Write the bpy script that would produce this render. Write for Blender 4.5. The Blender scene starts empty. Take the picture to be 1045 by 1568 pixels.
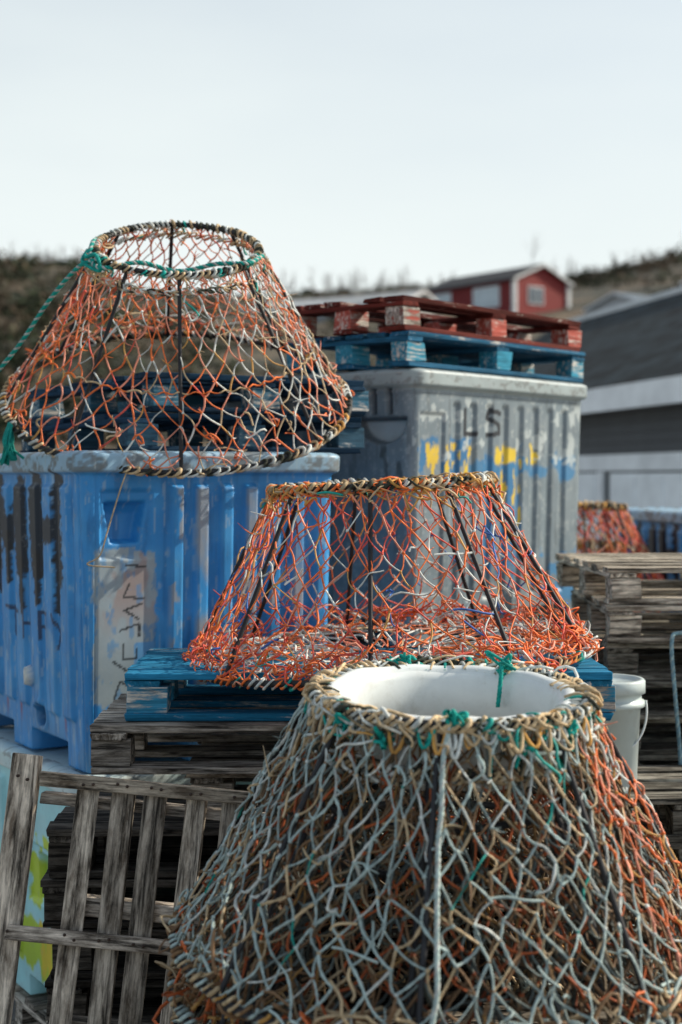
import bpy, math, random
import numpy as np
from mathutils import Vector, Matrix, Euler
rng=np.random.default_rng(7); random.seed(7)
scene=bpy.context.scene
R=math.radians

# ------------------------------------------------------------------ helpers
_tab=rng.random((256,256))
def vnoise(x,y,s=0):
    x=np.asarray(x,float)+s*17.31; y=np.asarray(y,float)+s*9.77
    xi=np.floor(x).astype(int); yi=np.floor(y).astype(int)
    fx=x-xi; fy=y-yi; fx=fx*fx*(3-2*fx); fy=fy*fy*(3-2*fy)
    t=lambda a,b:_tab[a%256,b%256]
    return (t(xi,yi)*(1-fx)+t(xi+1,yi)*fx)*(1-fy)+(t(xi,yi+1)*(1-fx)+t(xi+1,yi+1)*fx)*fy
def fbm(x,y,s=0,o=4):
    v=0;a=.5;n=0
    for k in range(o):
        v=v+a*vnoise(x*2**k,y*2**k,s+k*3); n+=a; a*=.5
    return v/n
def sstep(a,b,x):
    t=np.clip((x-a)/(b-a),0,1); return t*t*(3-2*t)
def band(x,a,b,w=.006):
    return sstep(a-w,a+w,x)*(1-sstep(b-w,b+w,x))

def mesh_obj(name,V,F,C=None,mat=None,smooth=True,parent=None,uv=None,paint=None):
    me=bpy.data.meshes.new(name)
    me.from_pydata([tuple(v) for v in np.asarray(V).tolist()],[],F if isinstance(F,list) else F.tolist())
    if C is not None:
        a=me.color_attributes.new('Col','FLOAT_COLOR','POINT')
        c=np.ones((len(V),4),np.float32); c[:,:3]=np.asarray(C)[:,:3]
        a.data.foreach_set('color',c.ravel())
    if paint is not None:
        a=me.attributes.new('Paint','FLOAT','POINT'); a.data.foreach_set('value',np.asarray(paint,np.float32))
    if uv is not None:
        l=me.uv_layers.new(name='UVMap'); l.data.foreach_set('uv',np.asarray(uv,np.float32).ravel())
    if smooth: me.polygons.foreach_set('use_smooth',[True]*len(me.polygons))
    me.update()
    ob=bpy.data.objects.new(name,me); scene.collection.objects.link(ob)
    if mat: me.materials.append(mat)
    if parent: ob.parent=parent
    return ob
def empty(name,M=None):
    e=bpy.data.objects.new(name,None); e.empty_display_size=.1; scene.collection.objects.link(e)
    if M is not None: e.matrix_world=M
    return e

class Geo:
    def __init__(s): s.V=[];s.F=[];s.C=[];s.n=0
    def add(s,V,F,C):
        V=np.asarray(V,float); F=np.asarray(F,int)
        C=np.asarray(C,float)
        if C.ndim==1: C=np.tile(C,(len(V),1))
        s.V.append(V); s.F.append(F+s.n); s.C.append(C); s.n+=len(V)
    def tubes(s,P,r,C,sides=5,twist=None):
        P=np.asarray(P,float); n,K,_=P.shape
        T=np.gradient(P,axis=1); T/=np.linalg.norm(T,axis=2,keepdims=True)+1e-9
        m=np.abs(P[:,-1]-P[:,0]); ax=np.argmin(m,axis=1)
        ref=np.eye(3)[ax][:,None,:]
        N=np.cross(T,ref); N/=np.linalg.norm(N,axis=2,keepdims=True)+1e-9
        B=np.cross(T,N)
        r=np.broadcast_to(np.asarray(r,float),(n,K)) if np.ndim(r)<2 else r
        a=np.arange(sides)/sides*2*np.pi
        V=P[:,:,None,:]+r[:,:,None,None]*(np.cos(a)[None,None,:,None]*N[:,:,None,:]+np.sin(a)[None,None,:,None]*B[:,:,None,:])
        idx=np.arange(n*K*sides).reshape(n,K,sides); nx=np.roll(idx,-1,axis=2)
        F=np.stack([idx[:,:-1],nx[:,:-1],nx[:,1:],idx[:,1:]],-1).reshape(-1,4)
        C=np.asarray(C,float)
        if C.ndim==1: C=np.tile(C,(n,1))
        if C.ndim==2: C=np.repeat(C[:,None,:],K,1)
        Cv=np.repeat(C[:,:,None,:],sides,2).reshape(-1,3)
        s.add(V.reshape(-1,3),F,Cv)
    def curve(s,P,r,C,sides=7,closed=False):
        P=np.asarray(P,float); K=len(P)
        if closed: T=np.roll(P,-1,0)-np.roll(P,1,0)
        else: T=np.gradient(P,axis=0)
        T/=np.linalg.norm(T,axis=1,keepdims=True)+1e-9
        N=np.zeros_like(P); n=np.cross(T[0],[.3,.5,.8]); n/=np.linalg.norm(n)
        for i in range(K):
            n=n-T[i]*np.dot(n,T[i]); n/=np.linalg.norm(n)+1e-9; N[i]=n
        B=np.cross(T,N)
        r=np.broadcast_to(np.asarray(r,float),(K,))
        a=np.arange(sides)/sides*2*np.pi
        V=P[:,None]+r[:,None,None]*(np.cos(a)[None,:,None]*N[:,None]+np.sin(a)[None,:,None]*B[:,None])
        idx=np.arange(K*sides).reshape(K,sides)
        A=idx; Bn=np.roll(idx,-1,0)
        if not closed: A=A[:-1];Bn=Bn[:-1]
        F=np.stack([A,np.roll(A,-1,1),np.roll(Bn,-1,1),Bn],-1).reshape(-1,4)
        C=np.asarray(C,float)
        if C.ndim==1: C=np.tile(C,(K,1))
        s.add(V.reshape(-1,3),F,np.repeat(C,sides,0))
    def rope(s,P,r,C,C2=None,pitch=.05,strands=3):
        P=np.asarray(P,float); L=np.r_[0,np.cumsum(np.linalg.norm(np.diff(P,axis=0),axis=1))]
        n=max(8,int(L[-1]/pitch*7)); t=np.linspace(0,L[-1],n)
        Q=np.stack([np.interp(t,L,P[:,k]) for k in range(3)],1)
        T=np.gradient(Q,axis=0); T/=np.linalg.norm(T,axis=1,keepdims=True)
        nn=np.cross(T[0],[.3,.5,.8]); nn/=np.linalg.norm(nn); N=np.zeros_like(Q)
        for i in range(n):
            nn=nn-T[i]*np.dot(nn,T[i]); nn/=np.linalg.norm(nn); N[i]=nn
        B=np.cross(T,N)
        for k in range(strands):
            ph=2*np.pi*(t/pitch/1.0+k/strands)
            W=Q+r*.5*(np.cos(ph)[:,None]*N+np.sin(ph)[:,None]*B)
            s.curve(W,r*.56,C if (C2 is None or k) else C2,sides=5)
    def obj(s,name,mat,parent=None,smooth=True):
        return mesh_obj(name,np.concatenate(s.V),np.concatenate(s.F),np.concatenate(s.C),mat,smooth,parent)

def smooth_path(pts,n=60):
    P=np.asarray(pts,float); m=len(P)
    Pp=np.vstack([2*P[0]-P[1],P,2*P[-1]-P[-2]]); out=[]
    for t in np.linspace(0,m-1-1e-6,n):
        i=int(t); f=t-i; a,b,c,d=Pp[i],Pp[i+1],Pp[i+2],Pp[i+3]
        out.append(.5*((2*b)+(-a+c)*f+(2*a-5*b+4*c-d)*f*f+(-a+3*b-3*c+d)*f**3))
    return np.array(out)

# ------------------------------------------------------------------ materials
def nt(name):
    m=bpy.data.materials.new(name); m.use_nodes=True; t=m.node_tree
    b=t.nodes['Principled BSDF']; return m,t,b
def N(t,ty,**k):
    n=t.nodes.new(ty)
    for a,v in k.items(): setattr(n,a,v)
    return n
def mulcol(t,c1,c2,fac=1.0,mode='MULTIPLY'):
    m=N(t,'ShaderNodeMix',data_type='RGBA',blend_type=mode); m.inputs[0].default_value=fac
    t.links.new(c1,m.inputs[6]); 
    if isinstance(c2,tuple): m.inputs[7].default_value=(*c2,1)
    else: t.links.new(c2,m.inputs[7])
    return m
def ramp(t,src,p0,c0,p1,c1):
    r=N(t,'ShaderNodeValToRGB'); e=r.color_ramp.elements
    e[0].position=p0;e[1].position=p1
    e[0].color=(*c0,1) if isinstance(c0,tuple) else (c0,c0,c0,1)
    e[1].color=(*c1,1) if isinstance(c1,tuple) else (c1,c1,c1,1)
    t.links.new(src,r.inputs[0]); return r
def noise(t,vec,scale,detail=5,rough=.6):
    n=N(t,'ShaderNodeTexNoise'); n.inputs['Scale'].default_value=scale; n.inputs['Detail'].default_value=detail; n.inputs['Roughness'].default_value=rough
    if vec: t.links.new(vec,n.inputs['Vector'])
    return n
def mat_attr(name,rough=.7,nscale=60,lo=.65,hi=1.2,bump=.2,bscale=300,spec=.3,dirt=None,bdist=.003):
    m,t,b=nt(name); at=N(t,'ShaderNodeAttribute',attribute_name='Col'); tc=N(t,'ShaderNodeTexCoord')
    n=noise(t,tc.outputs['Object'],nscale); r=ramp(t,n.outputs[0],.3,lo,.7,hi)
    c=mulcol(t,at.outputs['Color'],r.outputs[0]); out=c.outputs[2]
    if dirt:
        n2=noise(t,tc.outputs['Object'],dirt[0],8,.7); r2=ramp(t,n2.outputs[0],dirt[1],0.,dirt[2],dirt[4])
        mm=N(t,'ShaderNodeMix',data_type='RGBA'); t.links.new(r2.outputs[0],mm.inputs[0]); t.links.new(out,mm.inputs[6]); mm.inputs[7].default_value=(*dirt[3],1); out=mm.outputs[2]
    t.links.new(out,b.inputs['Base Color']); b.inputs['Roughness'].default_value=rough; b.inputs['Specular IOR Level'].default_value=spec
    if bump:
        n3=noise(t,tc.outputs['Object'],bscale,4); bp=N(t,'ShaderNodeBump'); bp.inputs['Strength'].default_value=bump; bp.inputs['Distance'].default_value=bdist
        t.links.new(n3.outputs[0],bp.inputs['Height']); t.links.new(bp.outputs[0],b.inputs['Normal'])
    return m
M_net=mat_attr('net_twine',.6,45,.7,1.2,.3,500,.4)
M_rope=mat_attr('rope',.75,70,.6,1.25,.4,400,.25)
M_steel=mat_attr('frame_steel_rust',.6,40,.5,1.5,.3,200,.4)
M_plastic=mat_attr('white_plastic',.35,8,.85,1.04,.05,40,.5,dirt=(9,.52,.75,(.40,.38,.31),.6))
M_tub=mat_attr('tub_plastic',.45,5,.84,1.12,.12,70,.4,dirt=(22,.58,.72,(.30,.32,.32),.42))
M_paint=mat_attr('painted_siding',.6,2,.85,1.1,.1,20,.3)

def mat_wood():
    m,t,b=nt('weathered_wood'); at=N(t,'ShaderNodeAttribute',attribute_name='Col'); pa=N(t,'ShaderNodeAttribute',attribute_name='Paint')
    uv=N(t,'ShaderNodeUVMap'); mp=N(t,'ShaderNodeMapping'); mp.inputs['Scale'].default_value=(1.6,26,1); t.links.new(uv.outputs[0],mp.inputs[0])
    g=noise(t,mp.outputs[0],2.4,9,.72); g.inputs['Distortion'].default_value=.35
    mp2=N(t,'ShaderNodeMapping'); mp2.inputs['Scale'].default_value=(1,3.5,1); t.links.new(uv.outputs[0],mp2.inputs[0])
    p=noise(t,mp2.outputs[0],6,8,.7)
    rg=ramp(t,g.outputs[0],.40,.13,.56,1.2)
    raw=ramp(t,p.outputs[0],.38,(.13,.11,.09),.60,(.62,.58,.52))
    mx=N(t,'ShaderNodeMix',data_type='RGBA')
    ad=N(t,'ShaderNodeMath',operation='ADD'); t.links.new(p.outputs[0],ad.inputs[0]); t.links.new(g.outputs[0],ad.inputs[1])
    ml=N(t,'ShaderNodeMath',operation='MULTIPLY'); t.links.new(ad.outputs[0],ml.inputs[0]); ml.inputs[1].default_value=.5
    sb=N(t,'ShaderNodeMath',operation='SUBTRACT'); t.links.new(pa.outputs['Fac'],sb.inputs[0]); t.links.new(ml.outputs[0],sb.inputs[1])
    sc=N(t,'ShaderNodeMath',operation='MULTIPLY',use_clamp=True); t.links.new(sb.outputs[0],sc.inputs[0]); sc.inputs[1].default_value=18
    rawt=mulcol(t,raw.outputs[0],rg.outputs[0])
    sc3=N(t,'ShaderNodeVectorMath',operation='SCALE'); t.links.new(at.outputs['Color'],sc3.inputs[0]); sc3.inputs['Scale'].default_value=3.4
    rawc=mulcol(t,rawt.outputs[2],sc3.outputs[0])
    israw=N(t,'ShaderNodeMath',operation='LESS_THAN'); t.links.new(pa.outputs['Fac'],israw.inputs[0]); israw.inputs[1].default_value=0
    t.links.new(israw.outputs[0],rawc.inputs[0])
    rg2=ramp(t,g.outputs[0],.36,.45,.60,1.2); pt=mulcol(t,at.outputs['Color'],rg2.outputs[0])
    t.links.new(sc.outputs[0],mx.inputs[0])
    t.links.new(rawc.outputs[2],mx.inputs[6]); t.links.new(pt.outputs[2],mx.inputs[7])
    t.links.new(mx.outputs[2],b.inputs['Base Color']); b.inputs['Roughness'].default_value=.85; b.inputs['Specular IOR Level'].default_value=.15
    bp=N(t,'ShaderNodeBump'); bp.inputs['Strength'].default_value=.8; bp.inputs['Distance'].default_value=.004
    t.links.new(g.outputs[0],bp.inputs['Height']); t.links.new(bp.outputs[0],b.inputs['Normal'])
    return m
M_wood=mat_wood()

# ------------------------------------------------------------------ crab pots
ORG=np.array([.92,.20,.045]); RED=np.array([.78,.11,.07]); PNK=np.array([.86,.33,.21]); WHT=np.array([.70,.73,.68]); TEAL=np.array([.01,.36,.30])
BLU=np.array([.05,.16,.50]); TAN=np.array([.58,.43,.25]); DRK=np.array([.045,.05,.035]); OCH=np.array([.64,.34,.09]); GRY=np.array([.40,.50,.475]); BRN=np.array([.22,.125,.06])
def pick(cols,w,n):
    w=np.array(w,float); w/=w.sum(); k=rng.choice(len(cols),n,p=w); C=np.array(cols)[k]
    return np.clip(C*rng.uniform(.75,1.2,(n,1)),0,1)

def add_net(g,f,Nn,rows,r,colf,jit=.12,slack=.004,K=5,fray=.1,vs=None,knot=2.0,sides=5,double=False):
    """diamond mesh on surface f(theta,v)->xyz"""
    vs=np.linspace(0,1,rows+1) if vs is None else vs
    th=np.zeros((rows+1,Nn)); vv=np.zeros((rows+1,Nn))
    for j in range(rows+1):
        inner=0 if j in(0,rows) else 1
        th[j]=(np.arange(Nn)+.5*(j%2)+rng.normal(0,jit,Nn)*1.0+ .9*(vnoise(np.arange(Nn)/Nn*14,j*.35,Nn)-.5)*inner)/Nn*2*np.pi
        dv=vs[min(j+1,rows)]-vs[max(j-1,0)]
        vv[j]=vs[j]+inner*(rng.normal(0,jit*.5,Nn)*dv*.5+(vnoise(np.arange(Nn)/Nn*12,j*.3,Nn+7)-.5)*dv*.5)
    A=[];B=[]
    for j in range(rows):
        for k in (0,1):
            sh=(k if j%2 else k-1)
            i=np.arange(Nn); i2=(i+sh)%Nn
            t0=th[j,i]; t1=th[j+1,i2]; d=(t1-t0+np.pi)%(2*np.pi)-np.pi
            A.append(np.stack([t0,vv[j,i]],1)); B.append(np.stack([t0+d,vv[j+1,i2]],1))
    A=np.concatenate(A);B=np.concatenate(B); n=len(A)
    s=np.linspace(0,1,K)[None,:,None]; UV=A[:,None]*(1-s)+B[:,None]*s
    P=f(UV[...,0],UV[...,1])
    off=rng.normal(0,slack,(n,1,3))*(1+2.0*(rng.random((n,1,1))<.07)); off[...,2]-=slack*.6
    P=P+off*np.sin(np.pi*s)
    C=colf(A[:,0]%(2*np.pi),A[:,1],n)
    rr=r*rng.uniform(.75,1.3,(n,1))*np.ones((1,K))
    if double:
        o=rng.normal(0,1,(n,1,3)); o/=np.linalg.norm(o,axis=2,keepdims=True)
        w=np.sin(np.linspace(0,2.6*np.pi,K))[None,:,None]
        g.tubes(P+o*r*.8*w,rr*.78,C,sides); g.tubes(P-o*r*.8*w,rr*.78,C*rng.uniform(.7,1.1,(n,1)),sides)
    else: g.tubes(P,rr,C,sides)
    kt=th[1:-1].ravel(); kv=vv[1:-1].ravel(); m=len(kt)
    c=f(kt,kv); d=rng.normal(0,1,(m,3)); d/=np.linalg.norm(d,axis=1,keepdims=True)
    s3=np.array([-1.7,-.8,0,.8,1.7])[None,:,None]
    kc=colf(kt%(2*np.pi),kv,m)
    g.tubes(c[:,None]+d[:,None]*s3*r,np.array([.3,1.,1.15,1.,.3])[None]*r*knot*rng.uniform(.6,1.15,(m,1)),kc,6)
    sel=rng.random(m)<fray; c=c[sel]; m=len(c)
    if m:
        for q in range(2):
            d=rng.normal(0,1,(m,3)); d/=np.linalg.norm(d,axis=1,keepdims=True); e=rng.normal(0,.5,(m,3))
            L=rng.uniform(.010,.034,(m,1,1)); s4=np.linspace(0,1,4)[None,:,None]
            g.tubes(c[:,None]+d[:,None]*s4*L+e[:,None]*s4**2*L,np.array([1,.9,.7,.3])[None]*r*.9*np.ones((m,1)),kc[sel],4)

def ring_path(rad,z,n=160,wob=.004,seed=0):
    a=np.arange(n)/n*2*np.pi
    rr=rad+wob*(vnoise(np.cos(a)*2+5,np.sin(a)*2+5,seed)-.5)*4
    return np.stack([rr*np.cos(a),rr*np.sin(a),z+wob*(vnoise(np.cos(a)*2+9,np.sin(a)*2,seed+2)-.5)*3],1)
def lashing(g,rad,z,off,r,turns,cols,w,spp=9,jit=.25,slant=0.):
    n=turns*spp; a=np.arange(n)/n*2*np.pi; ph=np.arange(n)/spp*2*np.pi
    lump=1+jit*(rng.random(turns)-.5)*2; lump=np.repeat(lump,spp)
    o=off*lump
    step=2*np.pi/turns
    aj=a+ .25*step*np.repeat(rng.normal(0,.5,turns),spp)*np.sin(ph/2)**2+slant*step*np.sin(ph+.6)
    zw=.006*(vnoise(np.cos(a)*3+4,np.sin(a)*3+4,turns)-.5)
    P=np.stack([(rad+o*np.cos(ph))*np.cos(aj),(rad+o*np.cos(ph))*np.sin(aj),z+zw+o*np.sin(ph)],1)
    C=np.repeat(pick(cols,w,turns),spp,0)
    g.curve(P,r*np.repeat(rng.uniform(.7,1.3,turns),spp),C,6,closed=True)
def loose(g,f,n,cols,w,r,L=(.04,.14),vr=(.85,1.0),lift=.015):
    th=rng.uniform(0,2*np.pi,n); v=rng.uniform(*vr,n); K=7
    dth=rng.normal(0,1,n)*.12; dv=rng.normal(0,1,n)*.06
    s=np.linspace(0,1,K)[None]
    T=th[:,None]+dth[:,None]*s; V=np.clip(v[:,None]+dv[:,None]*s,0,1.02)
    P=f(T,V)+rng.normal(0,lift,(n,1,3))*np.sin(np.pi*s)[...,None]+rng.normal(0,lift*.5,(n,1,3))*np.sin(2*np.pi*s)[...,None]
    g.tubes(P,r*rng.uniform(.7,1.3,(n,1))*np.ones((1,K)),pick(cols,w,n),5)

def conef(Rt,Rb,H,sag=.02,nb=8,ph=0,lump=.0,seed=0):
    def f(th,v):
        r=Rt+(Rb-Rt)*v-sag*np.sin(np.pi*np.clip(v,0,1))*(.5-.5*np.cos(nb*(th-ph)))
        if lump: r=r+lump*(vnoise(np.cos(th)*3+7,np.sin(th)*3+v*4,seed)-.5)*2*np.sin(np.pi*np.clip(v,0,1))
        return np.stack([r*np.cos(th),r*np.sin(th),H*(1-v)],-1)
    return f
def diskf(Rb,Ri,z=.005,dip=.02):
    def f(th,v):
        r=Rb+(Ri-Rb)*v
        return np.stack([r*np.cos(th),r*np.sin(th),z+0*th+dip*np.sin(np.pi*v)],-1)
    return f

def frame(e,Rt,Rb,H,nb,ph,br=.007,col=(.02,.02,.022)):
    g=Geo()
    g.curve(ring_path(Rt,H),.009,col,8,closed=True); g.curve(ring_path(Rb,0),.010,col,8,closed=True)
    for k in range(nb):
        a=ph+k*2*np.pi/nb+rng.normal(0,.03)
        d=np.array([math.cos(a),math.sin(a),0]); t=np.linspace(0,1,6)[:,None]
        p0=d*(Rt-.004)+[0,0,H]; p1=d*(Rb-.006)
        g.curve(p0*(1-t)+p1*t,br,col,7)
    g.obj('steel_frame',M_steel,e)

def place(loc,tilt_x=0,tilt_y=0,rz=0):
    return Matrix.Translation(loc)@Euler((R(tilt_x),R(tilt_y),0)).to_matrix().to_4x4()@Matrix.Rotation(R(rz),4,'Z')

# --- centre pot (orange)
e=empty('crab_pot',place((.155,4.45,1.452),0.5,-3.2,0))
Rt,Rb,H=.342,.628,.525
f=conef(Rt,Rb,H,.022,9,.35,.008,1)
def colC(th,v,n):
    return pick([ORG,RED,PNK,WHT,BLU,OCH],[48,20,18,11,3,6],n)
g=Geo(); add_net(g,f,42,11,.0025,colC,.13,.0035,5,.5,knot=2.1,vs=np.array([0,.06,.15,.25,.35,.45,.55,.65,.75,.84,.93,1.]))
loose(g,f,420,[ORG,RED,PNK,WHT,TEAL],[50,25,12,9,2],.0026,vr=(.86,1.0),lift=.018)
loose(g,f,60,[BLU,WHT],[1,1],.003,vr=(.3,.95),lift=.006)
loose(g,f,150,[OCH,TAN,ORG,TEAL],[5,4,4,1],.0032,vr=(0,.08),lift=.012)
g.obj('side_net',M_net,e)
g=Geo(); add_net(g,diskf(Rb,.12,.0,.03),36,7,.0027,lambda th,v,n:pick([ORG,WHT,PNK,TAN],[4,5,3,1],n),.2,.006,5,.2)
loose(g,diskf(Rb,.12,.01,.03),260,[WHT,PNK,ORG],[6,2,3],.003,vr=(0,.6),lift=.014)
g.obj('base_net',M_net,e)
frame(e,Rt,Rb,H,9,.35)
g=Geo(); lashing(g,Rt,H,.013,.0052,84,[TAN,OCH,ORG,DRK,WHT],[6,4,2,4,2],slant=.5); lashing(g,Rb,0,.012,.0040,130,[TAN,WHT,ORG,OCH,TEAL],[4,3,5,2,1],slant=.4)
lashing(g,Rt,H-.004,.017,.0035,41,[OCH,DRK,ORG,TAN],[4,2,3,3],7,.5,slant=-1.1)
g.obj('ring_lashing',M_rope,e)

# --- upper pot leaning on the pallets on the blue tub
e=empty('crab_pot.001',place((-.595,5.2,2.295),27,3.2,0))
Rt,Rb,H=.282,.622,.56
f=conef(Rt,Rb,H,.022,8,.2,.008,4)
def colT(th,v,n):
    c1=pick([ORG,PNK,WHT,RED,OCH],[6,5,2,1,1],n); c2=pick([WHT,TAN,ORG,PNK],[5,3,2,3],n)
    right=(np.cos(th)+rng.normal(0,.35,n))>.25
    return np.where(right[:,None],c2,c1)
g=Geo(); add_net(g,f,46,13,.0026,colT,.13,.0035,5,.3,knot=1.9)
loose(g,f,160,[ORG,PNK,TAN,WHT],[5,4,3,2],.0028,vr=(.8,1.),lift=.012)
loose(g,f,120,[TAN,PNK,TEAL],[5,3,1],.003,vr=(0,.10),lift=.010)
g.obj('side_net',M_net,e)
frame(e,Rt,Rb,H,8,.2)
g=Geo(); lashing(g,Rt,H,.011,.0045,84,[DRK,TAN,WHT,TEAL],[5,5,3,1],slant=.5); lashing(g,Rb,0,.012,.0048,120,[TAN,WHT,DRK,OCH],[5,5,4,1],slant=.5)
lashing(g,.60*Rb+.4*Rt,H*.40,.004,.003,60,[TAN,ORG],[1,1],6)
lashing(g,Rt+.03,H-.05,.010,.0036,70,[TAN,DRK,PNK,WHT],[4,2,3,2],7,.5,slant=-.8)
g.obj('ring_lashing',M_rope,e)
g=Geo()
def onc(a,v,o=.015):
    p=f(np.array(a),np.array(v)); return p+np.array([math.cos(a)*o,math.sin(a)*o,.006])
A=R
pts=[onc(A(160),.02),onc(A(185),-.01),onc(A(205),.04),onc(A(225),.03)]
pts+= [np.array([-.11,-.17,H+.0]),np.array([.02,-.15,H-.03]),np.array([.15,-.14,H+.0]),onc(A(-30),-.01),onc(A(-5),.01)]
g.rope(smooth_path(pts,60),.0085,TEAL*1.0,WHT*.8,.035)
pts=[onc(A(215),0),onc(A(198),.1,.03),onc(A(188),.35,.05),onc(A(186),.7,.06),onc(A(185),1.0,.10),onc(A(184),1.15,.2)]
g.rope(smooth_path(pts,50),.008,TEAL,WHT*.7,.035)
pts=[onc(A(190),.0),onc(A(200),.03,.03),onc(A(213),-.02,.03),onc(A(222),.05,.02),onc(A(200),.06,.03),onc(A(190),.02,.02)]
g.rope(smooth_path(pts,40),.007,TEAL,TEAL,.035)
for k in range(12):
    a=A(212)+rng.normal(0,.012); p=onc(a,.99,.015)
    g.curve(smooth_path([p,p+[rng.normal(0,.012),-.02-.03,-.05],p+[rng.normal(0,.02),-.055,-.12+rng.normal(0,.01)]],10),.005,TEAL*.8,5)
g.obj('teal_rope',M_rope,e)
g=Geo(); p=onc(A(262),1.0,0)
g.curve(smooth_path([p,p+[-.02,-.05,-.06],p+[-.05,-.12,-.17],p+[-.07,-.16,-.24],p+[-.11,-.17,-.27],p+[-.02,-.17,-.275]],30),.0026,TAN,5)
g.obj('loose_twine',M_rope,e)

# --- foreground nested stack of pots
Rt,Rb,H=.322,.635,.565
def colF(th,v,n):
    c1=pick([GRY,WHT*.85,TAN*.9,BRN,TEAL*.8],[60,15,15,8,2],n)
    c2=pick([ORG*.95,PNK,OCH,TAN,WHT],[7,9,3,3,3],n)
    right=(np.cos(th-.12)+rng.normal(0,.08,n))>.72  # right side turned orange by angle, sunlight put into the twine colour
    return np.where(right[:,None],c2,c1)
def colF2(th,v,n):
    return pick([BRN*.7,TAN*.3,GRY*.22,ORG*.3,DRK,OCH*.3],[6,4,4,3,6,2],n)  # dimmed twine colours, shade of the pot interior painted in
for q in range(4):
    dz=-.115*q
    e=empty('crab_pot.%03d'%(q+2),place((.245+(0 if q==0 else rng.normal(0,.008)),3.36+(0 if q==0 else rng.normal(0,.008)),.935+dz),4.5*(1-q*.25),1.2-.3*q,q*23))
    f=conef(Rt,Rb,H,.030,8,R(-100)-R(q*23),.014,10+q)
    g=Geo()
    if q==0:
        add_net(g,f,54,13,.0027,colF,.15,.0042,6,.10,knot=1.8,double=True)
        loose(g,f,50,[TAN,GRY,WHT],[3,6,2],.0026,vr=(.1,.95),lift=.006)
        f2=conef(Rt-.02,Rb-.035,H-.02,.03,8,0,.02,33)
        add_net(g,f2,44,12,.0026,lambda th,v,n:pick([GRY*.45,TAN*.5,BRN,OCH*.4,ORG*.5],[4,4,6,2,3],n),.2,.006,4,.1,sides=4)  # inner layer in reduced colours to darken the shaded interior
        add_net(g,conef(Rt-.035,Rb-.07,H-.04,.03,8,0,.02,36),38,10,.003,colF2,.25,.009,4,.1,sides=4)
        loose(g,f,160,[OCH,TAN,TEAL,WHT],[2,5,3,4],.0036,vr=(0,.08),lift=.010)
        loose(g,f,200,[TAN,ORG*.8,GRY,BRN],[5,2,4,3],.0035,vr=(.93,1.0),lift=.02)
    else:
        add_net(g,f,46 if q<3 else 30,11 if q<3 else 8,.0030,colF2 if q>1 else (lambda th,v,n:pick([BRN,TAN*.5,ORG*.4,GRY*.4,DRK],[6,5,4,4,4],n)),.2,.007,4,.1,sides=4)  # nested pots' nets darkened too, shade put into their colour
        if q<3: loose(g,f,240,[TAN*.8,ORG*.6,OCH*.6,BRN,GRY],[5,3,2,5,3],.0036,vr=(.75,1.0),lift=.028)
    g.obj('side_net',M_net,e)
    frame(e,Rt,Rb,H,8,R(-100)-R(q*23))
    g=Geo(); lashing(g,Rb,0,.012,.0042,150,[TAN*.9,OCH*.7,BRN,GRY],[5,1,3,4],slant=.6)
    if q<2: lashing(g,Rt,H,.0125,.0046,96,[TAN,WHT*.9,DRK,TEAL,TAN*1.2],[5,4,3,1,4],slant=.6); lashing(g,Rt,H-.003,.017,.0036,47,[TAN,WHT,DRK],[4,3,2],7,.5,slant=-1.2)
    if q==0:
        n=90; a=(np.arange(n)+rng.normal(0,.3,n))/n*2*np.pi; s=np.linspace(0,1,7)[None,:,None]
        a2=a+np.where(np.arange(n)%2,1,-1)*rng.uniform(.02,.09,n)
        P0=np.stack([.262*np.cos(a),.262*np.sin(a),np.full(n,H-.004)],1); P1=np.stack([.330*np.cos(a2),.330*np.sin(a2),np.full(n,H-.008)],1)
        P=P0[:,None]*(1-s)+P1[:,None]*s; P[...,2]+=(.013*np.sin(np.pi*s[...,0]))+rng.normal(0,.003,(n,1))
        g.tubes(P,.0042*rng.uniform(.7,1.3,(n,1))*np.ones((1,7)),pick([TAN,WHT*.9,TAN*1.25,TEAL,DRK,OCH],[6,8,5,1.2,2,.6],n),6)
        n=64; a=np.arange(n)/n*2*np.pi
        for k in range(n):
            w=rng.uniform(.045,.075); aa=np.linspace(a[k],a[k]+w*2.0,8); vv=np.sin(np.linspace(0,np.pi,8))*rng.uniform(.03,.11)+.01
            p=f(aa,vv); p[:,:2]*=1.015
            g.curve(p,.0036*rng.uniform(.8,1.3),pick([TAN,OCH,TEAL*.8,DRK,WHT*.9],[6,1,3,2,5],1)[0],6)
        c=lambda a,v,o=.012:(f(np.array(a),np.array(v))+np.array([math.cos(a)*o,math.sin(a)*o,0]))
        pts=[c(R(-97)+rng.normal(0,.012),v,.008) for v in np.linspace(.0,1,12)]
        g.rope(smooth_path(pts,60),.0058,GRY*1.1,WHT*.8,.04)
        for a0,rad,hh,nn in ((R(-93),.315,H+.01,14),(R(57),.28,H+.02,9),(R(-45),.33,H-.03,10),(R(-140),.33,H-.03,9),(R(-120),.33,H-.04,7),(R(110),.31,H+.01,6),(R(-25),.32,H-.02,6),(R(-65),.33,H-.05,6)):
            cc=np.array([rad*math.cos(a0),rad*math.sin(a0),hh])
            for k in range(nn):
                o=rng.normal(0,.015,(4,3)); o[0]*=.3
                g.curve(smooth_path(cc+o,12),.0042,TEAL*rng.uniform(.7,1.2),5)
        p=np.array([.275*math.cos(R(57)),.275*math.sin(R(57)),H+.025])
        g.rope(smooth_path([p,p+[-.01,-.03,-.01],p+[-.015,-.05,-.05],p+[-.02,-.055,-.10]],14),.006,TEAL,TEAL,.03)
    g.obj('ring_lashing',M_rope,e)
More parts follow.
